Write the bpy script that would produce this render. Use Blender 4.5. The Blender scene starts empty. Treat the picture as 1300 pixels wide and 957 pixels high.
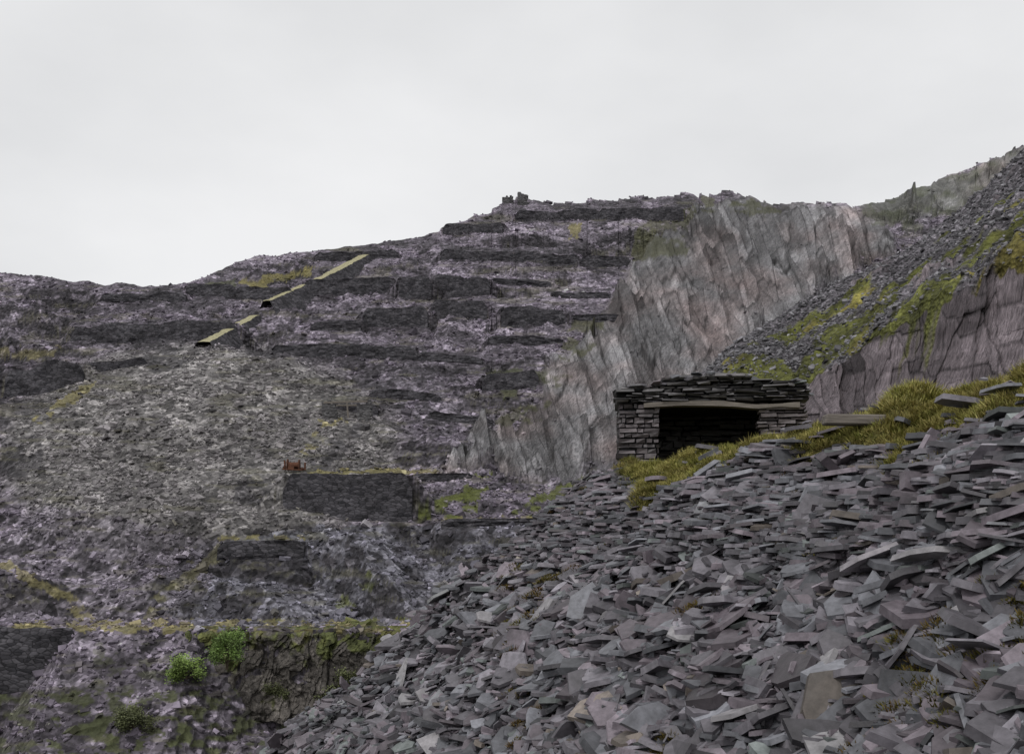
import bpy, math, numpy as np
rng=np.random.default_rng(7)
sc=bpy.context.scene
# ------------------------------------------------------------------ helpers
def h2(ix,iy,seed):
    h=(ix.astype(np.int64)*374761393+iy.astype(np.int64)*668265263+seed*144269504)&0xffffffff
    h=((h^(h>>13))*1274126177)&0xffffffff
    return ((h^(h>>16))&0xffffff)/float(0xffffff)
def vn(x,y,seed=0):
    ix=np.floor(x);iy=np.floor(y);fx=x-ix;fy=y-iy
    fx=fx*fx*(3-2*fx);fy=fy*fy*(3-2*fy);ix=ix.astype(np.int64);iy=iy.astype(np.int64)
    return ((h2(ix,iy,seed)*(1-fx)+h2(ix+1,iy,seed)*fx)*(1-fy)+(h2(ix,iy+1,seed)*(1-fx)+h2(ix+1,iy+1,seed)*fx)*fy)*2-1
def fbm(x,y,o=4,seed=0):
    x=np.asarray(x,float);y=np.asarray(y,float)
    s=0;a=1;t=0
    for i in range(o):
        s=s+a*vn(x,y,seed+i*17);t+=a;a*=.5;x=x*2.03+11.3;y=y*2.03+5.7
    return s/t*1.5
def slab(u,v,seed):
    iu=np.floor(u);iv=np.floor(v);F1=np.full(u.shape,9.);F2=F1.copy()
    R1=np.zeros(u.shape);R2=R1.copy();DU=R1.copy();DV=R1.copy()
    for du in(-1,0,1):
        for dv in(-1,0,1):
            cu=(iu+du).astype(np.int64);cv=(iv+dv).astype(np.int64)
            pu=cu+.15+.7*h2(cu,cv,seed);pv=cv+.1+.8*h2(cu,cv,seed+1)
            a=np.abs(u-pu)*1.0+np.abs(v-pv)*.75
            m=a<F1
            F2=np.where(m,F1,np.minimum(F2,a));F1=np.where(m,a,F1)
            R1=np.where(m,h2(cu,cv,seed+2),R1);R2=np.where(m,h2(cu,cv,seed+3),R2)
            DU=np.where(m,u-pu,DU);DV=np.where(m,v-pv,DV)
    return R1,R2,DU,DV,F2-F1
def sstep(a,b,x):
    t=np.clip((x-a)/(b-a),0,1);return t*t*(3-2*t)
def inpoly(px,py,poly):
    c=np.zeros(px.shape,bool);n=len(poly)
    for i in range(n):
        x1,y1=poly[i];x2,y2=poly[(i+1)%n]
        if y1==y2: continue
        m=((py<y1)!=(py<y2))
        c^=m&(px<(x2-x1)*(py-y1)/(y2-y1)+x1)
    return c
def mk(name,V,loops,tot,mat,attrs={},smooth=False,parent=None):
    me=bpy.data.meshes.new(name)
    V=np.ascontiguousarray(V,dtype=np.float32);loops=np.asarray(loops,dtype=np.int32).ravel();tot=np.asarray(tot,dtype=np.int32)
    me.vertices.add(len(V));me.vertices.foreach_set('co',V.ravel())
    me.loops.add(len(loops));me.loops.foreach_set('vertex_index',loops)
    st=np.concatenate([[0],np.cumsum(tot)[:-1]]).astype(np.int32)
    me.polygons.add(len(tot));me.polygons.foreach_set('loop_start',st)
    try: me.polygons.foreach_set('loop_total',tot)
    except Exception: pass
    me.update(calc_edges=True)
    for k,c in attrs.items():
        at=me.attributes.new(k,'FLOAT_COLOR','POINT')
        c4=np.ones((len(V),4),dtype=np.float32);c4[:,:3]=c
        at.data.foreach_set('color',c4.ravel())
    me.polygons.foreach_set('use_smooth',np.full(len(tot),smooth))
    me.materials.append(mat)
    ob=bpy.data.objects.new(name,me);sc.collection.objects.link(ob)
    if parent: ob.parent=parent
    return ob
def gridf(nr,nc):
    i=np.arange(nr-1)[:,None]*nc+np.arange(nc-1)[None,:]
    q=np.stack([i,i+1,i+nc+1,i+nc],-1).reshape(-1,4)
    return q.ravel(),np.full(len(q),4)
def basis(n,yaw):
    n=n/np.linalg.norm(n,axis=1,keepdims=True)
    r=np.stack([np.cos(yaw),np.sin(yaw),np.zeros_like(yaw)],1)
    t2=np.cross(n,r);t2/=np.linalg.norm(t2,axis=1,keepdims=True)+1e-9
    t1=np.cross(t2,n);return t1,t2,n
def prisms(C,L,W,T,n,yaw,k=6,jit=.35,shr=.93):
    N=len(C);t1,t2,nn=basis(n,yaw)
    th=(np.arange(k)[None]+rng.uniform(-jit,jit,(N,k)))*2*np.pi/k+rng.uniform(0,.6,(N,1))
    r=rng.uniform(.72,1.15,(N,k))
    a=(L[:,None]*np.cos(th)*r)[...,None]*t1[:,None]+(W[:,None]*np.sin(th)*r)[...,None]*t2[:,None]
    top=C[:,None]+a*shr+(T/2)[:,None,None]*nn[:,None]
    bot=C[:,None]+a-(T/2)[:,None,None]*nn[:,None]
    V=np.concatenate([top,bot],1).reshape(-1,3)
    base=(np.arange(N)*2*k)[:,None]
    f1=base+np.arange(k)[None];f2=base+k+np.arange(k)[::-1][None]
    i=np.arange(k);j=(i+1)%k
    sd=np.stack([i,i+k,j+k,j],1).ravel()[None]+base
    loops=np.concatenate([f1,f2,sd],1).ravel()
    tot=np.tile(np.concatenate([[k,k],np.full(k,4)]),N)
    return V,loops,tot,2*k
BV=np.array([[-1,-1,-1],[1,-1,-1],[1,1,-1],[-1,1,-1],[-1,-1,1],[1,-1,1],[1,1,1],[-1,1,1]])*.5
BF=np.array([[0,3,2,1],[4,5,6,7],[0,1,5,4],[1,2,6,5],[2,3,7,6],[3,0,4,7]])
def boxes(C,S,rz,tilt=.0,jit=.04):
    C=np.array(C,float);S=np.array(S,float);N=len(C);rz=np.broadcast_to(rz,(N,)).astype(float)
    v=BV[None]*(1+rng.uniform(-jit,jit,(N,8,3)))*S[:,None]
    tx=rng.normal(0,tilt,N) if tilt else np.zeros(N)
    x=v[...,0]*np.cos(tx)[:,None]-v[...,2]*np.sin(tx)[:,None];z=v[...,0]*np.sin(tx)[:,None]+v[...,2]*np.cos(tx)[:,None];y=v[...,1]
    c=np.cos(rz)[:,None];s=np.sin(rz)[:,None]
    V=np.stack([x*c-y*s,x*s+y*c,z],-1)+C[:,None]
    loops=(np.arange(N)[:,None,None]*8+BF[None]).ravel()
    return V.reshape(-1,3),loops,np.full(6*N,4),8
# ------------------------------------------------------------------ materials
class G:
    def __init__(s,name):
        s.m=bpy.data.materials.new(name);s.m.use_nodes=True;s.t=s.m.node_tree;s.b=s.t.nodes['Principled BSDF']
        s.co=s.t.nodes.new('ShaderNodeTexCoord').outputs['Object']
    def set(s,i,v):
        if isinstance(v,bpy.types.NodeSocket): s.t.links.new(v,i)
        else: i.default_value=v
    def mapping(s,rot=(0,0,0),scale=(1,1,1)):
        nd=s.t.nodes.new('ShaderNodeMapping');s.set(nd.inputs['Vector'],s.co);nd.inputs['Rotation'].default_value=rot;nd.inputs['Scale'].default_value=scale
        return nd.outputs[0]
    def noise(s,scale,detail=4,rough=.6,vec=None):
        nd=s.t.nodes.new('ShaderNodeTexNoise');s.set(nd.inputs['Vector'],vec or s.co);nd.inputs['Scale'].default_value=scale;nd.inputs['Detail'].default_value=detail;nd.inputs['Roughness'].default_value=rough
        return nd.outputs[0]
    def vor(s,scale,out='Color',vec=None,feature='F1'):
        nd=s.t.nodes.new('ShaderNodeTexVoronoi');nd.feature=feature;s.set(nd.inputs['Vector'],vec or s.co);nd.inputs['Scale'].default_value=scale
        return nd.outputs[out]
    def sepx(s,c,o=0):
        nd=s.t.nodes.new('ShaderNodeSeparateColor');s.set(nd.inputs[0],c);return nd.outputs[o]
    def ramp(s,f,pts):
        nd=s.t.nodes.new('ShaderNodeValToRGB');s.set(nd.inputs[0],f);e=nd.color_ramp.elements
        while len(e)<len(pts): e.new(.5)
        for i,(p,v) in enumerate(pts):
            e[i].position=p;e[i].color=(v,v,v,1) if not isinstance(v,tuple) else (*v,1)
        return nd.outputs[0]
    def rng(s,f,a,b,c,d):
        nd=s.t.nodes.new('ShaderNodeMapRange');s.set(nd.inputs[0],f)
        for i,v in enumerate((a,b,c,d)): nd.inputs[i+1].default_value=v
        return nd.outputs[0]
    def math(s,op,a,b):
        nd=s.t.nodes.new('ShaderNodeMath');nd.operation=op;s.set(nd.inputs[0],a);s.set(nd.inputs[1],b);return nd.outputs[0]
    def mixf(s,f,a,b):
        nd=s.t.nodes.new('ShaderNodeMix');nd.data_type='FLOAT';s.set(nd.inputs[0],f);s.set(nd.inputs[2],a);s.set(nd.inputs[3],b);return nd.outputs[0]
    def mixc(s,f,a,b,bl='MIX'):
        nd=s.t.nodes.new('ShaderNodeMix');nd.data_type='RGBA';nd.blend_type=bl;s.set(nd.inputs[0],f);s.set(nd.inputs[6],a if not isinstance(a,tuple) else (*a,1));s.set(nd.inputs[7],b if not isinstance(b,tuple) else (*b,1));return nd.outputs[2]
    def scale(s,c,f):
        nd=s.t.nodes.new('ShaderNodeVectorMath');nd.operation='SCALE';s.set(nd.inputs[0],c);s.set(nd.inputs['Scale'],f);return nd.outputs[0]
    def attr(s,nm):
        nd=s.t.nodes.new('ShaderNodeAttribute');nd.attribute_name=nm;return nd.outputs['Color']
    def bump(s,h,st,d):
        nd=s.t.nodes.new('ShaderNodeBump');s.set(nd.inputs['Height'],h);nd.inputs['Strength'].default_value=st;nd.inputs['Distance'].default_value=d
        s.t.links.new(nd.outputs[0],s.b.inputs['Normal'])
    def fin(s,c,rough=.8,spec=.3):
        s.set(s.b.inputs['Base Color'],c if not isinstance(c,tuple) else (*c,1));s.set(s.b.inputs['Roughness'],rough);s.b.inputs['Specular IOR Level'].default_value=spec
        return s.m
def mountain_mat(name,cell=1.0,rot=(0,.45,0)):
    g=G(name);tint=g.attr('tint');mask=g.attr('mask');rock=g.sepx(mask,0);grass=g.sepx(mask,1)
    v1=g.sepx(g.vor(cell*.5));v2=g.sepx(g.vor(cell*1.4));
    s1=g.ramp(v1,[(0,.22),(.35,.5),(.7,.62),(.9,1.0)]);s2=g.ramp(v2,[(0,.28),(.4,.5),(.75,.62),(.95,1.0)])
    sp=g.math('MULTIPLY',g.math('MULTIPLY',s1,s2),3.0)
    mpv=g.mapping(rot=rot,scale=(1,1,.04))
    st=g.noise(2.2*cell,8,.75,mpv);st2=g.noise(.35*cell,5,.65,g.mapping(rot=rot,scale=(1,1,.12)))
    rk=g.math('MULTIPLY',g.rng(st,.38,.62,.5,1.5),g.rng(st2,.35,.65,.75,1.25))
    gr=g.rng(g.noise(1.3*cell,6,.75),.3,.7,.4,1.6)
    f=g.mixf(rock,sp,rk);f=g.mixf(grass,f,gr)
    big=g.rng(g.noise(.045*cell,5,.65),.32,.68,.7,1.3)
    f=g.math('MULTIPLY',f,big)
    hb=g.mixf(rock,g.vor(cell*.9,'Distance'),g.math('MULTIPLY',st,.6))
    g.bump(hb,1.0,.8/cell)
    return g.fin(g.scale(tint,f),.85,.25)
M_mtn=mountain_mat('slate_mountain',1.0,(0,.5,0))
M_spur=mountain_mat('slate_spur',1.6,(0,-.2,0))
def piece_mat(name,sc1,spec=.45,rough=.5):
    g=G(name);t=g.attr('tint');n=g.noise(sc1,6,.65);n2=g.noise(sc1*.2,3,.6)
    f=g.math('MULTIPLY',g.rng(n,.3,.7,.65,1.32),g.rng(n2,.3,.7,.65,1.3))
    g.bump(n,.5,.02*8/sc1)
    return g.fin(g.scale(t,f),g.rng(n2,.3,.7,rough-.1,rough+.2),spec)
M_slate=piece_mat('slate_stone',9,.4,.5)
M_farslate=piece_mat('scree_block_stone',1,.2,.75)
def wall_mat(name,sx,c1,c2):
    g=G(name);vec=g.mapping(scale=(sx*.45,sx*.45,sx))
    v=g.sepx(g.vor(1.0,'Color',vec));e=g.vor(1.0,'Distance',vec,'DISTANCE_TO_EDGE')
    c=g.mixc(v,c1,c2);c=g.scale(c,g.ramp(e,[(0,.3),(.1,1.0)]));c=g.scale(c,g.rng(g.noise(.18,6,.75),.32,.68,.5,1.5))
    g.bump(e,.8,.15);return g.fin(c,.85,.2)
M_wall=wall_mat('dry_stone_wall',2.0,(.028,.027,.031),(.095,.09,.10))
def plain(name,c1,c2,sc,rough=.8):
    g=G(name);n=g.noise(sc,6,.7);g.bump(n,.5,.3/sc);return g.fin(g.mixc(g.rng(n,.3,.7,0,1),c1,c2),rough,.2)
M_dark=plain('slate_debris_ground',(.01,.01,.011),(.05,.047,.052),4)
M_turf=plain('turf',(.05,.055,.015),(.18,.16,.05),5)
M_path=plain('path_yellow_grass',(.16,.15,.08),(.50,.46,.29),1.2)
M_rust=plain('rusted_iron',(.06,.03,.02),(.17,.075,.045),2)
g=G('weathered_timber');n=g.noise(6,6,.7,g.mapping(scale=(.3,3,6)));g.bump(n,.5,.02);M_wood=g.fin(g.mixc(g.rng(n,.3,.7,0,1),(.07,.06,.053),(.27,.24,.21)),.8,.2)
g=G('grass_blades');M_grass=g.fin(g.attr('tint'),.75,.15)
g=G('leaf_foliage');M_leaf=g.fin(g.attr('tint'),.6,.25)
M_bark=plain('bark',(.05,.04,.03),(.14,.11,.08),3)
M_ground=plain('ground_earth',(.05,.055,.04),(.13,.13,.11),.1)
# ------------------------------------------------------------------ MAIN MOUNTAIN
CR=[(-900,330),(-300,335),(0,345),(60,350),(120,357),(180,363),(240,360),(262,350),(310,327),(400,318),(480,311),(500,303),(530,300),(560,294),(585,280),(620,268),(640,256),(665,252),(700,258),(740,254),(800,250),(830,246),(870,243),(895,247),(930,243),(960,252),(980,262),(1030,258),(1075,254),(1085,262),(1130,252),(1170,237),(1210,217),(1260,203),(1300,183),(1500,150),(2200,140)]
CRa=np.array([c[0] for c in CR],float);CRb=np.array([c[1] for c in CR],float)
def crest(a): 
    r,_,du,_,_=slab(a/17,a*0,907)
    return np.interp(a,CRa,CRb)+3*fbm(a/22,a*0,4,3)+sstep(520,640,a)*(5*(r-.5)+3*du)
WALLS=[(358,600,668,523,601,660),(276,686,712,386,685,706),(-160,798,880,97,797,868),(-60,464,500,5,461,505),(5,461,508,105,458,498),(105,458,490,188,455,480),(188,458,470,262,466,476),
(90,412,436,200,409,434),(200,409,434,300,407,430),(460,391,412,543,389,411),(547,381,405,618,379,404),(636,388,413,718,391,413),(720,397,408,790,400,409),(506,350,374,548,351,376),(550,349,374,622,350,374),(385,356,374,500,351,372),
(236,358,373,300,363,380),(300,363,381,372,365,383),(562,285,299,640,281,297),(655,267,279,760,265,279),(760,265,279,868,263,279),(612,474,496,684,470,494),(736,325,338,800,326,338),
(405,518,531,480,512,530),(345,438,453,440,436,453),(440,436,453,530,442,459),(530,446,459,612,452,463),(560,317,329,650,319,332),(650,319,332,735,322,333),(400,321,332,505,317,328),(523,601,613,600,600,607),(560,658,669,700,657,665),(622,352,362,700,356,364),(130,371,380,236,370,382),
(470,492,505,560,500,511),(395,408,420,458,406,418),(620,425,436,715,428,438),(700,368,378,775,372,380),(545,520,532,625,530,540)]
CLIFFS=[[(868,284),(880,262),(930,252),(985,262),(1080,264),(1100,300),(1085,350),(1010,398),(905,478),(880,520),(780,590),(715,585),(690,480),(735,440),(775,395),(795,345)],
[(565,604),(585,570),(640,528),(705,512),(770,590),(700,596)],
[(250,800),(520,800),(500,905),(250,905)],
[(985,262),(1085,268),(1100,262),(1130,300),(1140,330),(1060,300)],[(1085,262),(1200,225),(1320,180),(1330,220),(1220,262),(1130,280)]]
def platform(z,a,y,w,x,front,talus=True):
    a0,t0,f0,a1,t1,f1=w
    y0=130000/(f0+10);y1=130000/(f1+10);x0=(a0-650)*y0/1300;x1=(a1-650)*y1/1300
    u=(x-x0)/(x1-x0);uc=np.clip(u,0,1);yf=y0+(y1-y0)*uc
    zt=((.546*y0-100)+(f0-t0)*y0/1300)*(1-uc)+((.546*y1-100)+(f1-t1)*y1/1300)*uc
    h=(f0-t0)*y0/1300
    out=np.where(u<0,x0-x,np.where(u>1,x-x1,0))
    back=yf+.12*h+.6
    zz=zt-.25-1.1*out-np.where(y<back,(back-y)*front,0)
    zz=zz+.25*vn(x*.5,y*.5,8)
    z=np.maximum(z,zz)
    if talus and f0<600:
        tz=.546*yf-100+h*(-.1+.42*fbm(x/6,x*0,4,int(a0)%89))-.8*out-.7*np.abs(yf-y)+.3*vn(x,y,9)
        z=np.where(y<back,np.maximum(z,np.minimum(tz,zt-.3)),z)
    return z
def cliffmask(a,b):
    wa=a+9*fbm(a/25,b/25,3,41);wb=b+9*fbm(a/25,b/25,3,43)
    m=np.zeros(a.shape,bool)
    for p in CLIFFS[:2]+CLIFFS[3:]: m|=inpoly(wa,wb,p)
    return m.astype(float)
def H(x,y,full=False):
    a=650+1300*x/y;b=130000/y-10
    yc=130000/(crest(a)+10);ye=np.minimum(y,yc)
    zp=.546*ye-100-.22*np.maximum(y-yc,0)
    cm=np.zeros(a.shape)
    for dx,dy in ((0,0),(5,0),(-5,0),(0,5),(0,-5)): cm+=cliffmask(a+dx,b+dy)/5
    damp=np.ones(a.shape)
    for w in WALLS:
        u=(a-w[0])/(w[3]-w[0]);ff=w[2]+(w[5]-w[2])*np.clip(u,0,1);tt=w[1]+(w[4]-w[1])*np.clip(u,0,1)
        da=np.maximum(np.maximum(w[0]-a,a-w[3]),0);db=np.maximum(np.maximum(tt-b,b-ff),0)
        damp=np.minimum(damp,sstep(0,16,np.hypot(da,db)))
    tip=sstep(1.1,.8,np.sqrt(((a-250)/250)**2+((b-575)/135)**2))
    L=16.
    w=zp/L+.75*fbm(x/60,y/55,4,5)+.0016*(a-400)
    f=w-np.floor(w);fl=.27+.1*vn(x/30,y/30,71)
    g=np.where(f<1-fl,f*.2/(1-fl),.2+(f-(1-fl))/fl*.8)
    kk=.95*(1-.95*tip)*(1-cm)
    d=(g-f)*L*kk*(.1+.9*damp)*np.clip(.6+.6*vn(x/35,y/35,77),.1,1)
    d=d+(3.4*fbm(x/24,y/24,5,9)+1.3*fbm(x/5,y/5,3,19))*(.2+.8*damp)*(1-.5*tip)*(1-.8*cm)
    d=d+4*tip*np.clip(1-((a-260)/260)**2,0,1)
    # broad planar slab faces separated by ledges
    wu=3*fbm(a/60,b/60,3,51)
    U=a-.6*b+wu;Vv=b+.3*a+wu
    A1=slab(U/40,Vv/110,501);A2=slab(U/14,Vv/60,511);A3=slab(U/5,Vv/26,521)
    v=(b-.22*a+14*fbm(a/50,b/50,3,61))/66;iv=np.floor(v);v=v-iv
    dc=8*(A1[0]-.5)+9*A1[2]+2.2*(A2[0]-.5)+1.2*A2[2]+.5*(A3[0]-.5)+14*((1-v)-.5)
    dc=dc+.3*fbm(a/6,b/6,3,63)
    cf=np.clip((yc-y)/60,0,1)
    d=d+dc*cm*.85*(y/400)*cf
    fade=np.clip((yc-y)/22,0.12,1)
    z=zp+d*np.where(y>yc,.12,fade)
    for w_ in WALLS: z=platform(z,a,y,w_,x,7.0)
    zl=platform(np.full(z.shape,-1e3),a,y,(95,797,878,250,797,880),x,.9,False)
    z=np.maximum(z,np.where((y<175),zl,-1e3))
    zl=platform(np.full(z.shape,-1e3),a,y,(250,798,880,530,797,880),x,6.0,False)
    z=np.maximum(z,np.where((y<175),zl,-1e3))
    if full:
        cc=(.62+.6*A1[1])*(.7+.55*A2[1])*(.8+.4*A3[1])*(.2+.8*sstep(.0,.05,A1[4]))*(.4+.6*sstep(.0,.09,A2[4]))*(.75+.25*sstep(.0,.12,A3[4]))*(.5+.5*sstep(.0,.08,v))  # shade put into the rock colour: creases and ledge edges darkened, slab tones varied
        return z,cm,cc,tip,a,b,v
    return z
A=np.concatenate([np.linspace(-380,-40,110,endpoint=False),np.linspace(-40,560,400,endpoint=False),np.linspace(560,1145,560,endpoint=False),np.linspace(1145,1680,220)])
NC,NR=len(A),570
T=np.linspace(0,1,NR)
bc=crest(A);B=1012+(bc-1012)[None,:]*(T[:,None]*1.22-.22*T[:,None]**2)
Y=130000/(B+10)
yc=Y[-1];backs=np.array([2,5,9,15,25,40,60,90,130,180,260,400,700.])
Y=np.concatenate([Y,yc[None]+backs[:,None]],0)
X=(A[None]-650)*Y/1300
Z,CM,CC,TIP,AA,BB,VB=H(X,Y,True)
PA=650+1300*X/Y;PB=700-1300*Z/Y
wa=PA+7*fbm(PA/14,PB/9,4,101);wb=PB+5*fbm(PA/14,PB/9,4,103)
def z3(c): return np.array(c,float)
col=np.zeros(X.shape+(3,))+z3((.186,.163,.196))
n1=fbm(PA/60,PB/30,4,111)[...,None];n2=fbm(PA/18,PB/8,4,113)[...,None];n4=fbm(PA/90,PB/14,4,115)[...,None]
col=col*(1+.3*n1)*(1+.4*n4)
def lay(m,c,k=1.0):
    global col
    m=(m*k)[...,None] if m.ndim==2 else m
    col=col*(1-m)+z3(c)*m
tipm=sstep(1.12,.9,np.sqrt(((wa-250)/255)**2+((wb-570)/135)**2))
lay(tipm,(.165,.156,.154));col=col*(1-.35*(tipm[...,None]*np.clip(n1,-.4,1)))
lay(inpoly(wa,wb,[(250,690),(400,670),(700,660),(620,790),(250,800),(180,760)]).astype(float),(.145,.146,.168),.8)
lay(inpoly(wa,wb,[(60,640),(300,690),(250,760),(190,790),(0,790),(0,690)]).astype(float),(.18,.162,.188),.7)
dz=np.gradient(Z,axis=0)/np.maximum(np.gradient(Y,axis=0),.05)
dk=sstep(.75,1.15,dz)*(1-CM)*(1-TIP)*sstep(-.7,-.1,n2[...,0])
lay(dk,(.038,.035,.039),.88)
dk2=sstep(.15,.42,fbm(PA/28,PB/9,4,117))*(1-TIP)*(PB<530)
lay(dk2,(.042,.038,.043),.78)
dk3=sstep(.3,.5,fbm(PA/22,PB/14,4,119))*(1-.6*TIP)*(PB>500)
lay(dk3,(.055,.05,.056),.6)
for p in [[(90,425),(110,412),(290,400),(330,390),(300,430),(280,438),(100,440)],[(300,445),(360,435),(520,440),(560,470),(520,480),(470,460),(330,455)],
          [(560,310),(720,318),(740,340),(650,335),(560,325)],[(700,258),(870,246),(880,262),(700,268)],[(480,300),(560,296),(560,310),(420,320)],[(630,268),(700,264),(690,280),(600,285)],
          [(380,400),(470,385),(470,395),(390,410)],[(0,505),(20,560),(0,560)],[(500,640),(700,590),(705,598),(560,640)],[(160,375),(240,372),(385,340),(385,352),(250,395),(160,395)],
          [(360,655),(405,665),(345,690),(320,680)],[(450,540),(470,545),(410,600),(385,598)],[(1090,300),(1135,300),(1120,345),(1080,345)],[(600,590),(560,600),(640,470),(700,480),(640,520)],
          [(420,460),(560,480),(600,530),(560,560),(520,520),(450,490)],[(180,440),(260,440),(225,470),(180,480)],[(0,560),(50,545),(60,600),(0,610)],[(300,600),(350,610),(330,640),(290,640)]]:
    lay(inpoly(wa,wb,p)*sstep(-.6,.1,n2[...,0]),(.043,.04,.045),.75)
def cl(i): return inpoly(wa,wb,CLIFFS[i]).astype(float)
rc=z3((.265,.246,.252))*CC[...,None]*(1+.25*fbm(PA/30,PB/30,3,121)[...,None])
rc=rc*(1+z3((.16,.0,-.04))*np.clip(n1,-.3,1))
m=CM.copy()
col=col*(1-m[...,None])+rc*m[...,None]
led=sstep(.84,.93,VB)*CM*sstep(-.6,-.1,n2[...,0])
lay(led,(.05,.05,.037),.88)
lay(sstep(.3,.45,fbm(PA/16,PB/26,4,127))*CM,(.06,.055,.056),.5)
lay(cl(4),(.13,.135,.115),.5)
ROCK=np.clip(m,0,1)
GR=np.zeros(X.shape)
def grass(m,c,k=.9):
    global GR
    m=m*k;lay(m,c);GR=np.maximum(GR,m)
def gp(poly,c,k=.9,thr=-.15): grass(inpoly(wa,wb,poly)*sstep(thr,thr+.25,n2[...,0]),c,k)
GRN=(.11,.125,.03);YEL=(.21,.185,.075);DG=(.065,.072,.032)
gp([(528,655),(540,640),(600,605),(625,600),(620,620),(600,650),(570,662)],GRN)
gp([(640,655),(690,625),(790,590),(800,605),(740,625),(690,665)],GRN,.85,-.1)
gp([(500,790),(540,770),(600,755),(570,785),(520,800)],GRN)
gp([(420,770),(470,725),(480,735),(440,780)],GRN,.6)
gp([(200,750),(280,690),(285,705),(190,790),(170,790)],(.15,.14,.06),.5,-.2)
gp([(0,715),(10,715),(100,760),(120,790),(100,790),(85,765),(0,722)],YEL,.6,-.6)
gp([(-200,789),(560,788),(560,801),(-200,802)],YEL,.8,-.4)
gp([(40,535),(100,490),(125,486),(60,535)],YEL,.75,-.3)
gp([(0,440),(80,438),(60,455),(0,458)],YEL,.5,-.3)
gp([(300,360),(400,338),(400,345),(330,365)],YEL,.9,-.5)
gp([(240,365),(300,350),(300,362),(240,378)],DG,.7)
gp([(380,575),(410,535),(445,535),(420,560),(400,580)],YEL,.7,-.3)
gp([(720,282),(738,282),(735,302),(720,302)],YEL,.8,-.9)
gp([(380,596),(560,596),(560,603),(380,602)],YEL,.8,-.5)
gp([(560,655),(700,654),(700,661),(560,660)],YEL,.8,-.5)
gp([(275,682),(386,680),(386,687),(275,688)],YEL,.8,-.5)
for p in ([(810,290),(880,262),(870,330),(800,330)],[(735,405),(775,400),(760,440),(700,470),(720,430)],[(640,528),(700,508),(690,532),(620,542)],[(890,248),(980,260),(1000,272),(940,272),(890,268)],[(700,480),(730,475),(720,500),(700,500)]):
    gp(p,(.08,.082,.04),.7)
gp([(610,470),(700,470),(690,490),(640,505)],DG,.7)
gp([(1085,262),(1200,225),(1320,180),(1330,240),(1220,282),(1130,300)],(.08,.09,.045),.5,0)
gp([(330,789),(480,789),(500,803),(330,803)],(.1,.12,.035),.75,0)
gp([(40,960),(120,815),(200,800),(250,870),(250,960)],DG,.5,.1)
gp([(-300,880),(600,872),(600,1010),(-300,1010)],(.075,.085,.035),.7,.05)
thin=sstep(.4,.65,fbm(PA/40,PB/4,3,131))*(1-ROCK)
grass(thin,(.11,.105,.06),.4)
col=np.clip(col,.012,.6)
V=np.stack([X,Y,Z],-1).reshape(-1,3);lp,tt=gridf(*X.shape)
mask=np.stack([ROCK,GR,ROCK*0],-1).reshape(-1,3)
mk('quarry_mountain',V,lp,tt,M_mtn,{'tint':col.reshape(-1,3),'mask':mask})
colf=col.reshape(-1,3);wgt=((1-.985*ROCK)*(1-.85*GR)*(PA>-120)*(PA<1420)).copy();wgt[-13:]=0
wgt=wgt*(.3+.7*sstep(-.3,.5,fbm(X/9,Y/9,3,151)))*np.clip(col[...,0]/.15,.12,1.2)**1.5
p=wgt.ravel()*np.repeat(np.gradient(A)[None],X.shape[0],0).ravel();p/=p.sum()
N=75000;idx=rng.choice(len(p),N,p=p)
C=V[idx]+rng.uniform(-.4,.4,(N,3))*np.array([1,1,.2])
yy=C[:,1];s=np.clip(rng.lognormal(-1.02,.5,N),.16,1.5)*(.7+yy/550)
nrm=np.stack([rng.normal(0,.45,N),rng.normal(-.35,.45,N),np.ones(N)],1)
v,l,t,k=prisms(C,s,s*rng.uniform(.45,.9,N),s*rng.uniform(.2,.7,N),nrm,rng.uniform(0,6.28,N),4)
tc=colf[idx]*np.clip(rng.lognormal(.0,.42,N),.35,2.2)[:,None]*np.array([1,.985,1.02])
mk('slate_scree',v,l,t,M_farslate,{'tint':np.repeat(np.clip(tc,.01,.45),k,0)})
gx=np.linspace(-4000,4000,41);gy=np.linspace(-3000,6000,41);XX,YY=np.meshgrid(gx,gy)
l,t=gridf(41,41);mk('ground',np.stack([XX,YY,XX*0-31.5],-1).reshape(-1,3),l,t,M_ground)
# ---------------- low vegetated crag below the grassy bench
y0=130000/890;ux=np.linspace(-47,-12,420);uz=np.linspace(-24,-10.5,170);XX,ZZ=np.meshgrid(ux,uz)
u_=XX-.15*ZZ+1.0*fbm(XX/3,ZZ/3,3,701);D1=slab(u_/2.6,ZZ/3.4,703);D2=slab(u_/.9,ZZ/1.3,705)
rel=1.0*(D1[0]-.5)+.5*D1[2]+.5*(D2[0]-.5)+.2*D2[2]+.9*fbm(XX/3,ZZ/2.4,5,707)
topf=sstep(-12.0,-10.5,ZZ)
YYc=y0-1.2+.24*(ZZ+21)+topf*1.6-rel*(1-topf);ZZc=ZZ+.35*fbm(XX/2,ZZ/2,3,709)*(1-topf*.5)-topf*.35
cc=(.7+.5*D1[1])*(.75+.5*D2[1])*(.6+.4*sstep(0,.12,D1[4]))
cg=z3((.12,.108,.098))*cc[...,None]
gmk=sstep(-.15,.3,fbm(XX/2.2,ZZ/2.6,5,711)+.9*sstep(-18,-10.5,ZZ)-.35+.5*fbm(XX/6,ZZ*0,2,715))
gc=z3((.085,.095,.035))*(1+.6*fbm(XX/.8,ZZ/1.0,3,713)[...,None])+z3((.05,.035,.01))*np.clip(fbm(XX/3,ZZ/3,2,717),0,1)[...,None]
cg=cg*(1-gmk[...,None])+gc*gmk[...,None]
l,t=gridf(*XX.shape)
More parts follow.
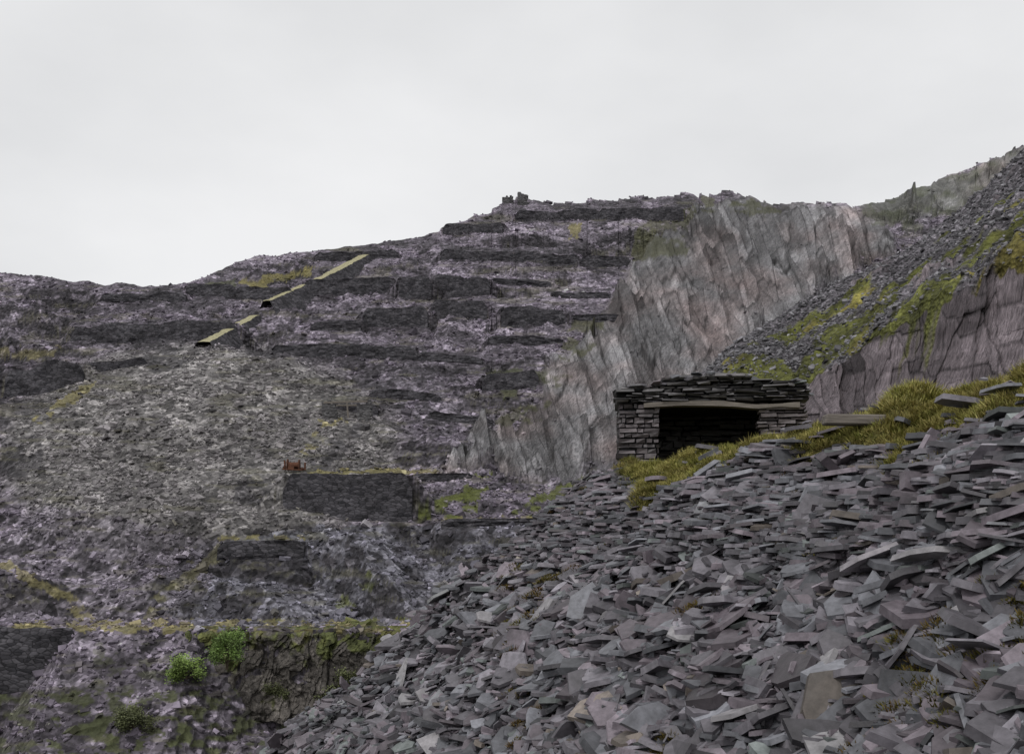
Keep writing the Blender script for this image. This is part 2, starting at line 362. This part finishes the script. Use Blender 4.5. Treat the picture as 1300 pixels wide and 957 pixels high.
mk('rock_crag',np.stack([XX,YYc,ZZc],-1).reshape(-1,3),l,t,M_spur,{'tint':np.clip(cg,.008,.4).reshape(-1,3),'mask':np.stack([(1-gmk)*.6,gmk,gmk*0],-1).reshape(-1,3)})
# ---------------- retaining walls
for w in WALLS:
    a0,t0,f0,a1,t1,f1=w
    y0=130000/(f0+10);y1=130000/(f1+10);x0=(a0-650)*y0/1300;x1=(a1-650)*y1/1300
    h0=(f0-t0)*y0/1300;h1=(f1-t1)*y1/1300
    n=max(12,int(abs(x1-x0)/.6));m=9
    U,S=np.meshgrid(np.linspace(0,1,n),np.linspace(-.3,1,m))
    zb=.546*(y0+(y1-y0)*U)-100;h=h0+(h1-h0)*U
    xf=x0+(x1-x0)*U
    ragged=1.02+.12*fbm(xf/6,U*0,5,7)-.3*np.clip(fbm(xf/10,U*0,2,27)-.35,0,1)
    if f0>600: ragged=1.0+.04*fbm(xf/5,U*0,4,7)
    ends=np.minimum(1,(np.minimum(U,1-U)*abs(x1-x0)/4.0)+.65)
    zf=zb+h*S*np.where(S>.2,ragged*ends,1);yf=(y0+(y1-y0)*U)-.3+.1*h*S+.35*fbm(xf/3,S*4,3,int(a0)%97)
    P=np.concatenate([np.stack([xf,yf,zf],-1),np.stack([xf[-1:],yf[-1:]+1.3,zf[-1:]+.02],-1),np.stack([xf[-1:],yf[-1:]+1.35,zf[-1:]-2],-1)],0)
    l,t=gridf(P.shape[0],n);V2=P.reshape(-1,3)
    q=[]
    for e in (0,n-1):
        base=len(V2);ey=np.stack([P[0:m,e,0],P[0:m,e,1]*0+y0*(1-(e>0))+y1*(e>0)+.12*h0+3,P[0:m,e,2]],-1);V2=np.concatenate([V2,ey])
        for i in range(m-1): q.append([i*n+e,(i+1)*n+e,base+i+1,base+i])
    l=np.concatenate([l,np.array(q).ravel()]);t=np.concatenate([t,np.full(len(q),4)])
    mk('stone_retaining_wall',V2,l,t,M_wall)
def hit(px,py,t0=110,t1=720):
    t=np.linspace(t0,t1,6000);x=(px-650)/1300*t;z=(700-py)/1300*t
    hz=H(x,t);i=np.argmax(hz>=z);return np.array([x[i],t[i],hz[i]])
for (p0,p1,w) in [((258,443),(324,407),3.0),((338,394),(386,372),3.1),((402,358),(464,327),3.4)]:
    q0=hit(*p0);q1=hit(*p1)
    if q1[1]-q0[1]>45: q1[1]=q0[1]+45;q1[0]=(p1[0]-650)/1300*q1[1];q1[2]=(700-p1[1])/1300*q1[1]
    q0[2]+=.5;q1[2]+=.5
    U=np.linspace(0,1,90)[:,None];Pc=q0*(1-U)+q1*U
    d=(q1-q0)[:2];d/=np.linalg.norm(d);nn=np.array([d[1],-d[0],0])
    hm=np.max([H(Pc[:,0]+nn[0]*o,Pc[:,1]+nn[1]*o) for o in (-2,-1,0,1,2)],axis=0)
    ex=hm-Pc[:,2];lift=np.clip(np.percentile(ex,88),0,2.5);Pc[:,2]+=lift+.2+.2*fbm(U[:,0]*14,U[:,0],3,33)
    wv=w*(1+.3*fbm(U[:,0]*16,U[:,0],4,int(p0[0])))[:,None]
    rows=[Pc-nn*wv*.5-[0,0,7]-nn*4,Pc-nn*wv*.5,Pc+[0,0,.15],Pc+nn*wv*.5,Pc+nn*wv*.5-[0,0,7]+nn*4]
    P=np.stack(rows,0);l,t=gridf(5,90)
    ob=mk('incline_path',P.reshape(-1,3),l,t,M_path);ob.data.materials.append(M_wall)
    mi=np.zeros(4*89,int);mi[:89]=1;mi[-89:]=1;ob.data.polygons.foreach_set('material_index',mi)
def stone_stub(x,y,z,wd,ht,dp,rz,bs,jag=.5,seed=1):
    C=[];S=[];r=np.random.default_rng(seed);zz=z-1
    prof=r.uniform(1-jag,1,6)
    while zz<z+ht:
        bh=bs*.45*r.uniform(.8,1.2);xx=-wd/2
        while xx<wd/2:
            bl=bs*r.uniform(.7,1.4);lim=ht*np.interp((xx+wd/2)/wd*5,range(6),prof)
            if zz-z<lim: 
                cx=xx+bl/2;C.append((x+cx*math.cos(rz),y+cx*math.sin(rz),zz+bh/2));S.append((bl*.97,dp*r.uniform(.9,1.05),bh*.96))
            xx+=bl
        zz+=bh
    return C,S
def ruin(name,stubs):
    e=bpy.data.objects.new(name,None);sc.collection.objects.link(e)
    for i,(x,y,z,wd,ht,dp,rz,bs,jag,sd) in enumerate(stubs):
        C,S=stone_stub(x,y,z,wd,ht,dp,rz,bs,jag,sd);v,l,t,k=boxes(C,S,rz,.02,.1)
        tc=np.repeat(rng.uniform(.06,.16,(len(C),1))*np.array([[1.03,1,1.03]]),8,0)
        mk('wall_%d'%(i+1),v,l,t,M_farslate,{'tint':tc},parent=e)
    return e
q=hit(652,258)
ruin('ruined_winding_house',[(q[0]-3.2,q[1],q[2]-1,4.5,4.8,2.2,0,.9,.4,2),(q[0]+4.0,q[1]+1,q[2]-1,4.2,6.6,2.2,.1,.9,.35,5),(q[0],q[1]+4,q[2]-1,14,2.6,1.2,0,.9,.5,3)])
q=hit(440,531)
e=ruin('ruined_drum_house',[(q[0]-4,q[1]-.8,q[2],3,4.2,1,0,.6,.3,2),(q[0]+4,q[1]-.5,q[2],3,4.0,1,0,.6,.4,6),(q[0],q[1]+4,q[2],11,2.8,1,0,.6,.3,3)])
v,l,t,k=boxes([(q[0],q[1]-1.2,q[2]+3.6),(q[0]-1,q[1]+1.5,q[2]+3.2),(q[0]+.5,q[1]-1.6,q[2]+1.5)],[(10,.4,.4),(9,.4,.35),(.35,.35,3.6)],0,.06);mk('roof_beams',v,l,t,M_wood,parent=e)
q=hit(373,598);e=bpy.data.objects.new('rusty_winch',None);sc.collection.objects.link(e)
def cyl(name,c,r,ln,mat,par,k=20):
    th=np.linspace(0,2*np.pi,k,endpoint=False)
    rings=[(0.02,-.5),(r,-.5),(r,.5),(.02,.5)];P=[]
    for rr,o in rings: P.append(np.stack([np.full(k,o*ln),rr*np.cos(th),rr*np.sin(th)],-1)+c)
    V=np.concatenate(P);q=[]
    for i in range(3):
        for j in range(k): q+= [i*k+j,i*k+(j+1)%k,(i+1)*k+(j+1)%k,(i+1)*k+j]
    return mk(name,V,q,np.full(3*k,4),mat,parent=par)
q[2]+=.1
cyl('drum',q+[0,0,1.1],.6,2.2,M_rust,e);cyl('flange_1',q+[-1.2,0,1.15],1.2,.12,M_rust,e);cyl('flange_2',q+[1.1,0,1.1],1.15,.12,M_rust,e)
v,l,t,k=boxes([q+[-1.8,0,.4],q+[1.8,0,.4],q+[0,-.9,.15],q+[-1.8,0,1.2],q+[2.2,.3,.9],q+[0,1,.6],q+[-.4,-1.0,.5]],[(.25,2.6,.3),(.25,2.6,.3),(4.2,.25,.25),(.3,.4,1.7),(.3,.5,1.5),(4,.25,.25),(1.2,.3,.9)],[0,.1,.15,0,0,-.1,.4],.25);mk('frame',v,l,t,M_rust,parent=e)
# ------------------------------------------------------------------ SPUR (right)
ap=np.array([860,905,925,1000,1050,1090,1150,1210,1250,1300,1400,1600.])
def I(v): 
    v=np.array(v,float);return lambda a:np.interp(a,ap,v)
top=I([500,472,440,392,366,346,321,272,237,190,120,60]);ytop=I([196,192,195,200,200,200,198,195,192,188,182,175])
ct=I([520,505,500,492,470,440,400,372,352,335,300,270]);yct=I([178,176,174,168,162,156,146,136,130,124,112,95])
cb=I([560,540,535,530,525,522,520,518,516,514,512,510]);ycb=I([170,168,166,160,155,149,139,129,123,117,105,90])
na=760;aa=np.linspace(862,1600,na)
tt_=np.concatenate([np.linspace(-1,0,12,endpoint=False),np.linspace(0,1,190,endpoint=False),np.linspace(1,2,200,endpoint=False),np.linspace(2,3,20)])
Ag,Tg=np.meshgrid(aa,tt_);Aw=Ag
ctn=ct(Aw)+12*fbm(Aw/28,Aw*0,4,205)*sstep(900,960,Aw)
zt=(700-top(Aw)-3*fbm(Aw/12,Aw*0,4,206))*ytop(Aw)/1300;zc=(700-ctn)*yct(Aw)/1300;zb=(700-cb(Aw))*ycb(Aw)/1300
t1=np.clip(Tg,0,1);t2=np.clip(Tg-1,0,1);t3=np.clip(Tg-2,0,1);tb=np.clip(-Tg,0,1)
yS=ytop(Aw)*(1-t1)+yct(Aw)*t1;zS=zt*(1-t1)+zc*t1
yS=yS+(ycb(Aw)-yct(Aw))*t2-t3*35+tb*70;zS=zS+(zb-zc)*t2-t3*45-tb*60
xS=(Aw-650)/1300*(ytop(Aw)*(1-t1)+yct(Aw)*t1+(ycb(Aw)-yct(Aw))*t2)
rk=sstep(.97,1.03,Tg)*(1-sstep(2.2,2.6,Tg))
nz=fbm(xS/14,yS/10,5,211);nf=fbm(xS/3,yS/3,3,213)
fade=np.clip(np.abs(Tg)/.12,.25,1)
zS=zS+(1-rk)*(2.6*nz+.7*nf)*fade
oc=sstep(.25,.5,fbm(xS/11,yS/9,4,217))*(1-rk)*(Tg>.1)
uu=xS-.18*zS+.35*fbm(xS/9,zS/9,3,219);vv=zS+.3*xS
B1=slab(uu/3.4,vv/20,601);B2=slab(uu/1.3,vv/7,611);B3=slab(uu/.5,vv/3,621)
rel=2.6*(B1[0]-.5)+1.4*B1[2]+1.1*(B2[0]-.5)+.5*B2[2]+.35*(B3[0]-.5)
yS=yS-rk*(rel+2.0*fbm(xS/10,zS/5,3,225))
zS=zS+oc*1.2*(B2[0])
CS=(.65+.6*B1[1])*(.72+.5*B2[1])*(.8+.4*B3[1])*(.35+.65*sstep(0,.06,B1[4]))*(.5+.5*sstep(0,.11,B2[4]))
colS=np.zeros(xS.shape+(3,))+z3((.13,.12,.134))
ng=fbm(xS/7,yS/5,4,231);nb=fbm(xS/14,zS/8,4,233)
colS*= (1+.4*nb)[...,None]
gm=sstep(.0,.25,ng+1.5*(np.interp(Tg,[-1,0,.25,.5,.85,1.02,1.12,2],[-.7,-.6,-.35,-.02,.3,.15,-.42,-.6]))+.5*sstep(1120,940,Aw)*(Tg>.15)*(Tg<1.02))
rc=z3((.175,.148,.16))*CS[...,None]
rr=np.clip(rk+oc,0,1)
colS=colS*(1-rr[...,None])+rc*rr[...,None]
gc=z3((.10,.105,.028))*(1+.5*fbm(xS/3,yS/3,3,237)[...,None])+z3((.08,.05,.015))*sstep(0,.6,fbm(xS/8,yS/8,3,239))[...,None]
gc=gc*(.65+.6*np.clip(fbm(xS/1.2,yS/1.2,3,241)+.5,0,1.2))[...,None]
colS=colS*(1-gm[...,None])+gc*gm[...,None]
colS=np.clip(colS,.01,.5);rockS=rr*(1-gm)
VS=np.stack([xS,yS,zS],-1).reshape(-1,3);l,t=gridf(*xS.shape)
l=l.reshape(-1,4)[:,::-1].ravel()
mk('quarry_spur',VS,l,t,M_spur,{'tint':colS.reshape(-1,3),'mask':np.stack([rockS,gm,gm*0],-1).reshape(-1,3)})
w=((1-rr)*(1-.8*gm)*(Tg>-.2)*(Tg<2)).ravel();w/=w.sum();N=20000;idx=rng.choice(len(w),N,p=w)
s=np.clip(rng.lognormal(-1.4,.5,N),.1,1.1)
nrm=np.stack([rng.normal(-.2,.45,N),rng.normal(-.35,.45,N),np.ones(N)],1)
v,l,t,k=prisms(VS[idx]+rng.uniform(-.2,.2,(N,3)),s,s*rng.uniform(.5,.9,N),s*rng.uniform(.2,.6,N),nrm,rng.uniform(0,6.28,N),5)
tc=np.clip(rng.lognormal(-1.95,.5,(N,1)),.04,.3)*np.array([[1,.97,1.04]])
mk('spur_scree',v,l,t,M_farslate,{'tint':np.repeat(tc,k,0)})
# ------------------------------------------------------------------ FOREGROUND TIP
def sdist(x,y): return -.94*(x-7)-.34*(y-14)
def glim(x,y):
    a=650+1300*x/np.maximum(y,1)
    g=1.25+1.1*fbm(y/1.5,x*.35,3,421)
    return np.clip(g,.25,2.2)*sstep(770,815,a)*(1-.75*np.exp(-((a-975)/28)**2))
def F(x,y,rough=True):
    s=sdist(x,y);pl=1.8+.32*sstep(26,14,y)
    sp=np.clip(s,0,6.5);dr=.58*sp+.035*sp*sp+.8*np.maximum(s-6.5,0)
    z=pl-dr
    yb=np.interp(x,[1.2,3.0],[25.7,34.])
    z=z-.8*np.maximum(y-yb,0)
    if rough: z=z+.34*fbm(x/1.8,y/1.8,4,301)*np.where(s>-.2,1,.4)
    gl=glim(x,y);tb=sstep(-1.6,-.3,s)*sstep(gl+.1,gl-.5,s)*(gl>.05)
    z=z+tb*(.12+.25*np.clip(.5+fbm(x/.9,y/.9,3,303),0,1.5))*np.where((y>3)&(y<27.2),1,0)
    r=np.hypot(x,y);z=np.maximum(z,-1.7-.75*np.maximum(r-2.5,0))
    return np.maximum(z,-31.6)
xs=np.concatenate([np.linspace(-48,-9,30,endpoint=False),np.linspace(-9,14,260),np.linspace(14.5,70,20)])
ys=np.concatenate([np.linspace(-60,5,40,endpoint=False),np.linspace(5,30,280),np.linspace(30.5,90,40)])
XX,YY=np.meshgrid(xs,ys);l,t=gridf(*XX.shape)
ob=mk('slate_tip_ground',np.stack([XX,YY,F(XX,YY)-.06],-1).reshape(-1,3),l,t,M_dark,smooth=True)
ob.data.materials.append(M_turf);xc=(XX[:-1,:-1]+XX[1:,1:])/2;ycn=(YY[:-1,:-1]+YY[1:,1:])/2;sd_=sdist(xc,ycn)
ob.data.polygons.foreach_set('material_index',((sd_<glim(xc,ycn)-.05)).astype(int).ravel())
def sample(n,y0,y1,a0,a1,smin,smax,excl=True):
    out=[];c=0
    while c<n:
        y=y0*(y1/y0)**rng.uniform(0,1,n*2)
        a=rng.uniform(a0,a1,n*2);x=(a-650)/1300*y
        s=sdist(x,y);kp=(s>smin)&(s<smax)
        if excl: kp&=(s>glim(x,y)-.12)|(rng.random(len(s))<.012)
        out.append(np.stack([x,y],1)[kp]);c+=kp.sum()
    return np.concatenate(out)[:n]
def slates(P,L,W,Tk,nrm,off):
    z=F(P[:,0],P[:,1])+off
    return prisms(np.column_stack([P,z]),L,W,Tk,nrm,rng.uniform(0,6.28,len(P)),6,.42,.95)
def slate_cols(N):
    b=np.clip(rng.lognormal(-2.12,.45,(N,1)),.035,.24)
    tone=np.array([[1.02,.95,1.07],[.96,.97,1.08],[1.1,.94,1.07],[.92,1.02,1.0],[1.15,.98,.86]])[rng.choice(5,N,p=[.42,.26,.26,.04,.02])]
    return b*tone
VV=[];LL=[];TT=[];CC_=[];off0=0
def add(r,cols):
    global off0
    v,l,t,k=r;VV.append(v);LL.append(l+off0);TT.append(t);CC_.append(np.repeat(cols,k,0));off0+=len(v)
N=33000;P=sample(N,6.2,29,330,1480,-.1,14)
L=np.clip(rng.lognormal(-2.0,.55,N),.045,.48);W=L*rng.uniform(.35,.8,N)
up=rng.uniform(0,1,(N,1))
nrm=np.array([[-.6,-.35,.8]])*up+np.array([[.05,.02,1.]])*(1-up)+rng.normal(0,.24,(N,3))
ex=rng.random(N)<.15;nrm[ex]+=rng.normal(0,.65,(ex.sum(),3))
add(slates(P,L,W,L*rng.uniform(.07,.26,N)+.008,nrm,rng.uniform(-.14,.2,N)),slate_cols(N))
N=1100;P=sample(N,6.5,26,420,1450,.6,12)
L=rng.uniform(.22,.5,N);W=L*rng.uniform(.4,.8,N)
nrm=np.array([[-.4,-.3,.85]])+rng.normal(0,.32,(N,3))
add(slates(P,L,W,rng.uniform(.025,.09,N),nrm,rng.uniform(-.02,.22,N)),slate_cols(N)*1.1)
N=9000;P=sample(N,8,27,560,1420,.0,3.2)
L=np.clip(rng.lognormal(-1.65,.42,N),.08,.46);W=L*rng.uniform(.5,.85,N)
nrm=np.array([[0,0,1.]])+rng.normal(0,.12,(N,3))
add(slates(P,L,W,rng.uniform(.02,.085,N),nrm,rng.uniform(-.1,.24,N)),slate_cols(N)*.95)
mk('slate_heap',np.concatenate(VV),np.concatenate(LL),np.concatenate(TT),M_slate,{'tint':np.clip(np.concatenate(CC_),.012,.26)})
# ---------------- grass tussocks along crest
def blades(C,Rr,per,hh,cols,name,spread=.9):
    n=len(C)*per;ci=np.repeat(np.arange(len(C)),per)
    ph=rng.uniform(0,6.28,n);rr=np.sqrt(rng.uniform(0,1,n))
    R_=Rr[ci];o=np.stack([np.cos(ph)*rr*R_,np.sin(ph)*rr*R_],1)
    bx=C[ci,0]+o[:,0];by=C[ci,1]+o[:,1]
    dome=(1-rr**2)*R_*.55
    bz=C[ci,2]+dome-.03
    h=hh[ci]*rng.uniform(.5,1.2,n)
    d=np.stack([np.cos(ph)*rr*spread+rng.normal(0,.35,n),np.sin(ph)*rr*spread+rng.normal(0,.35,n),np.full(n,.8)],1);d/=np.linalg.norm(d,axis=1,keepdims=True)
    w=rng.uniform(.006,.014,n);th=rng.uniform(0,6.28,n);sd=np.stack([np.cos(th)*w,np.sin(th)*w,w*0],1)
    b=np.stack([bx,by,bz],1)
    V=np.stack([b-sd,b+sd,b+d*h[:,None]+np.stack([d[:,0],d[:,1],-np.abs(d[:,0])],1)*(.15*h)[:,None]],1).reshape(-1,3)
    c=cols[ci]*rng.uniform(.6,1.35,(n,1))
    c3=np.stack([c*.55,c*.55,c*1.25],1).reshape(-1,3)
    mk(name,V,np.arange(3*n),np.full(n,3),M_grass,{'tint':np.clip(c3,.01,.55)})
def tcols(n):
    t=rng.uniform(0,1,(n,1));return np.array([[.19,.20,.045]])*(1-t)+np.array([[.42,.35,.13]])*t
P=sample(4200,11.5,27.0,775,1430,-1.0,2.3,False)
s=sdist(P[:,0],P[:,1]);keep=(s<glim(P[:,0],P[:,1])+rng.normal(0,.12,len(s)));P=P[keep]
C=np.column_stack([P,F(P[:,0],P[:,1])-.05]);R_=rng.uniform(.10,.26,len(P))
tcl=tcols(len(P))*(1+.35*fbm(P[:,0]*.8,P[:,1]*.8,2,409)[:,None])
blades(C,R_,90,rng.uniform(.05,.17,len(P)),tcl,'grass_tussocks')
P=sample(900,8,26,640,1400,.25,7);keep=fbm(P[:,0]*.7,P[:,1]*.7,3,411)>.35;P=P[keep][:240]
C=np.column_stack([P,F(P[:,0],P[:,1])+.12]);R_=rng.uniform(.08,.25,len(P));t=rng.uniform(0,1,(len(P),1))
blades(C,R_,110,rng.uniform(.04,.1,len(P)),np.array([[.14,.085,.028]])*t+np.array([[.15,.14,.035]])*(1-t),'moss_patches')
# ------------------------------------------------------------------ SHELTER
sh=bpy.data.objects.new('slate_stone_shelter',None);sc.collection.objects.link(sh)
sh.location=(2.68,26.0,1.75);sh.rotation_euler=(0,0,math.radians(-6.5))
def course(x0,x1,y0,y1,z0,z1,bl,bh,axis='x',jl=.6,face=.06,topf=None):
    C=[];S=[];z=z0
    while z<z1-.01:
        h=bh*rng.uniform(.5,1.5);h=min(h,max(z1-z,.03));a0,a1=(x0,x1) if axis=='x' else (y0,y1)
        p=a0+rng.uniform(-.06,.04)
        while p<a1-.03:
            ln=bl*rng.uniform(1-jl,1+jl);ln=min(ln,a1-p+rng.uniform(0,.06))
            if topf is None or z<topf(p+ln/2):
                o=rng.uniform(-face,face);hh_=h*rng.uniform(.62,1.05)
                if axis=='x': C.append((p+ln/2,(y0+y1)/2+o,z+hh_/2));S.append((ln-rng.uniform(.005,.045),y1-y0,hh_-.012))
                else: C.append(((x0+x1)/2+o,p+ln/2,z+hh_/2));S.append((x1-x0,ln-.02,hh_-.012))
            p+=ln
        z+=h
    return C,S
def part(nm,CS,lo=.05,hi=.14,tone=(1.05,.97,1.0),tilt=.04,mat=None,jit=.18):
    C,S=CS;v,l,t,k=boxes(C,S,0,tilt,jit);b=rng.uniform(lo,hi,(len(C),1))
    return mk(nm,v,l,t,mat or M_slate,{'tint':np.repeat(b*np.array([tone]),8,0)},parent=sh)
for nm,c,s in (('wall_core_left',(.52,.25,.7),(.9,.24,2.5)),('wall_core_right',(4.08,.25,.7),(1.0,.24,2.4)),('wall_core_side',(.24,1.9,.5),(.26,2.6,3.0)),('wall_core_side_right',(4.42,1.9,.5),(.26,2.6,3.0)),('wall_core_back',(2.3,3.75,.5),(4.7,.2,3.3)),('roof_core',(2.35,.35,2.22),(4.5,.55,.34)),('roof_deck',(2.35,2.3,2.16),(4.55,3.0,.2))):  # solid slab added behind the back wall to block sky light through gaps
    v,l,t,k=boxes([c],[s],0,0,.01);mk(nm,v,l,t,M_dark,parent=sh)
part('front_wall_left',course(0,1.02,0,.42,-.5,2.02,.30,.11),.04,.13,(1.12,.96,1.02))
part('front_wall_right',course(3.52,4.66,0,.42,-.5,1.95,.30,.10),.05,.15,(1.14,.97,1.0))
part('side_wall_left',course(.02,.42,.43,3.2,-1.2,2.1,.4,.12,'y'))
part('side_wall_right',course(4.24,4.64,.43,3.2,-.5,2.1,.4,.12,'y'))
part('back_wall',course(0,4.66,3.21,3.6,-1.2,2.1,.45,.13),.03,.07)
part('sill',course(1.03,3.51,.05,.4,-.5,.42,.4,.12),.05,.12)
rt=lambda x: 2.02+np.interp(x,[-.1,.0,.9,1.3,1.8,2.7,3.2,4.4,4.8],[.18,.30,.42,.55,.66,.66,.56,.45,.2])
part('roof_front_courses',course(-.05,4.74,-.08,.62,2.03,2.8,.42,.07,'x',jl=.65,face=.11,topf=rt),.03,.16,(1.03,.97,1.0),.045,jit=.2)
part('roof_slabs',course(-.05,4.7,.63,3.7,2.28,2.5,.8,.09,'x',jl=.4,face=.05),.04,.12)
N=110;C_=np.column_stack([rng.uniform(0,4.7,N),rng.uniform(-.1,1.2,N),np.zeros(N)]);C_[:,2]=np.array([rt(x) for x in C_[:,0]])+rng.uniform(-.08,.09,N)
L=rng.uniform(.1,.3,N);nrm=np.array([[0,0,1.]])+rng.normal(0,.22,(N,3))
v,l,t,k=prisms(C_,L,L*.7,rng.uniform(.02,.06,N),nrm,rng.uniform(0,6.28,N),6)
mk('roof_loose_slates',v,l,t,M_slate,{'tint':np.repeat(slate_cols(N)*.9,k,0)},parent=sh)
xs=np.linspace(.66,4.5,24);yl=-.13;zc=1.93+.04*np.sin((xs-.6)*1.25);zc=zc-.05*np.exp(-((xs-3.4)/.5)**2)
hh=.052+.012*fbm(xs*2,xs*0,2,5)
R4=[(yl,-1),(yl,1),(yl+.34,1),(yl+.34,-1)]
V=np.array([[(x,yy,z+s*h) for (yy,s) in R4] for x,z,h in zip(xs,zc,hh)]).reshape(-1,3)
q=[]
for i in range(23):
    for j in range(4): q+=[i*4+j,i*4+(j+1)%4,(i+1)*4+(j+1)%4,(i+1)*4+j]
q+=[0,3,2,1]+[92,93,94,95];mk('timber_lintel',V,q,np.full(23*4+2,4),M_wood,parent=sh)
zs=float(F(np.array([5.35]),np.array([16.0]))[0])
v,l,t,k=boxes([(0,0,0)],[(.92,.34,.16)],0,0,.06);ob=mk('timber_sleeper',v,l,t,M_wood);ob.location=(5.35,16.0,max(2.05,zs+.12));ob.rotation_euler=(.03,.04,-.15)
bm=ob.modifiers.new('b','BEVEL');bm.width=.02
# ------------------------------------------------------------------ TREES
def tree(x,y,z,r,h,c,seed,name='deciduous_tree'):
    rg=np.random.default_rng(seed);e=bpy.data.objects.new(name,None);sc.collection.objects.link(e)
    V=[];q=[];
    def limb(p0,p1,r0,r1):
        p0=np.array(p0);p1=np.array(p1);d=p1-p0;d=d/np.linalg.norm(d);a=np.cross(d,[.3,.9,.1]);a/=np.linalg.norm(a);b=np.cross(d,a);o=len(V);k=7
        for p,rr in ((p0,r0),((p0+p1)/2+rg.normal(0,.06,3),(r0+r1)/2),(p1,r1)):
            for i in range(k):
                th=i*6.283/k;V.append(p+a*math.cos(th)*rr+b*math.sin(th)*rr)
        for s in range(2):
            for i in range(k): q.append([o+s*k+i,o+s*k+(i+1)%k,o+(s+1)*k+(i+1)%k,o+(s+1)*k+i])
    b0=np.array([x,y,z-.5]);top_=np.array([x,y,z+h*.6]);limb(b0,top_,.16*r*.5,.05*r)
    cl=[]
    for i in range(13):
        th=rg.uniform(0,6.28);f=rg.uniform(.2,.95);p=b0*(1-f)+top_*f;L=r*rg.uniform(.4,.95)
        e1=p+np.array([math.cos(th)*L,math.sin(th)*L,L*rg.uniform(.3,.9)]);limb(p,e1,.05*r,.015*r);cl.append(e1)
    cl.append(top_+[0,0,h*.2]);cl=np.array(cl)
    n=4200;ci=rg.integers(0,len(cl),n);sub=cl[ci]+rg.normal(0,1,(n,3))*r*.2
    mk('trunk_and_limbs',np.array(V),np.array(q).ravel(),np.full(len(q),4),M_bark,parent=e)
    sub[:,2]=np.maximum(sub[:,2],z+.05*h)
    cs=rg.uniform(.6,1.3,len(cl))
    nrm=rg.normal(0,.7,(n,3))+[0,-.3,.8];s=rg.uniform(.06,.13,n)*r*.6
    t1,t2,_=basis(nrm,rg.uniform(0,6.28,n))
    VL=np.stack([sub-t1*s[:,None],sub+t2*s[:,None]*.6,sub+t1*s[:,None],sub-t2*s[:,None]*.6],1).reshape(-1,3)
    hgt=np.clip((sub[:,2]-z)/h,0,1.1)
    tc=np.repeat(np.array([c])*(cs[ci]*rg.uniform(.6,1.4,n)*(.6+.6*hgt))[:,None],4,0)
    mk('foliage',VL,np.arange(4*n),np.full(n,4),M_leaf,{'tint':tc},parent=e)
for (px,py,r,hh,c,sd) in [(288,842,2.6,4.8,(.13,.20,.05),3),(237,868,2.5,3.8,(.19,.27,.07),5)]:
    x_=(px-650)/1300*141.;tree(x_,141.,(700-py)/1300*141-.3,r,hh,c,sd)
for (px,py,r,hh) in [(450,880,2.2,3.0),(425,905,2.6,3.6),(350,890,2.0,2.8),(170,930,2.4,3.0)]:
    q=hit(px,py,100,400);tree(q[0],q[1],q[2],r,hh,(.09,.10,.045),px,'shrub')
# ------------------------------------------------------------------ LIGHT
EL=math.radians(52);RO=math.radians(200)
w=bpy.data.worlds.new('World');sc.world=w;w.use_nodes=True;nt=w.node_tree;bg=nt.nodes['Background']
sky=nt.nodes.new('ShaderNodeTexSky');sky.sky_type='NISHITA';sky.sun_disc=False;sky.sun_elevation=EL;sky.sun_rotation=RO
tc=nt.nodes.new('ShaderNodeTexCoord');mp=nt.nodes.new('ShaderNodeMapping');mp.inputs['Scale'].default_value=(1,1,2.2);nt.links.new(tc.outputs['Generated'],mp.inputs[0])
no=nt.nodes.new('ShaderNodeTexNoise');no.inputs['Scale'].default_value=1.8;no.inputs['Detail'].default_value=6;no.inputs['Roughness'].default_value=.5;nt.links.new(mp.outputs[0],no.inputs['Vector'])
rp=nt.nodes.new('ShaderNodeValToRGB');rp.color_ramp.elements[0].position=.3;rp.color_ramp.elements[0].color=(6.8,6.85,6.95,1);rp.color_ramp.elements[1].position=.7;rp.color_ramp.elements[1].color=(9.0,9.0,9.05,1)
nt.links.new(no.outputs[0],rp.inputs[0])
mx=nt.nodes.new('ShaderNodeMix');mx.data_type='RGBA';mx.inputs[0].default_value=.95
nt.links.new(sky.outputs[0],mx.inputs[6]);nt.links.new(rp.outputs[0],mx.inputs[7]);nt.links.new(mx.outputs[2],bg.inputs['Color']);bg.inputs['Strength'].default_value=.1
sl=bpy.data.lights.new('sun','SUN');sl.energy=1.2;sl.angle=math.radians(14);sl.color=(1,.98,.95);so=bpy.data.objects.new('sun',sl);sc.collection.objects.link(so)
so.rotation_euler=(math.radians(38),0,math.radians(-20))
sc.view_settings.view_transform='Standard';sc.view_settings.look='None';sc.view_settings.exposure=0
cam=bpy.data.cameras.new('camera');cam.lens=36;cam.sensor_width=36;cam.shift_y=.1704;cam.clip_start=.1;cam.clip_end=9000
co=bpy.data.objects.new('camera',cam);sc.collection.objects.link(co);co.rotation_euler=(math.radians(90),0,0);sc.camera=co
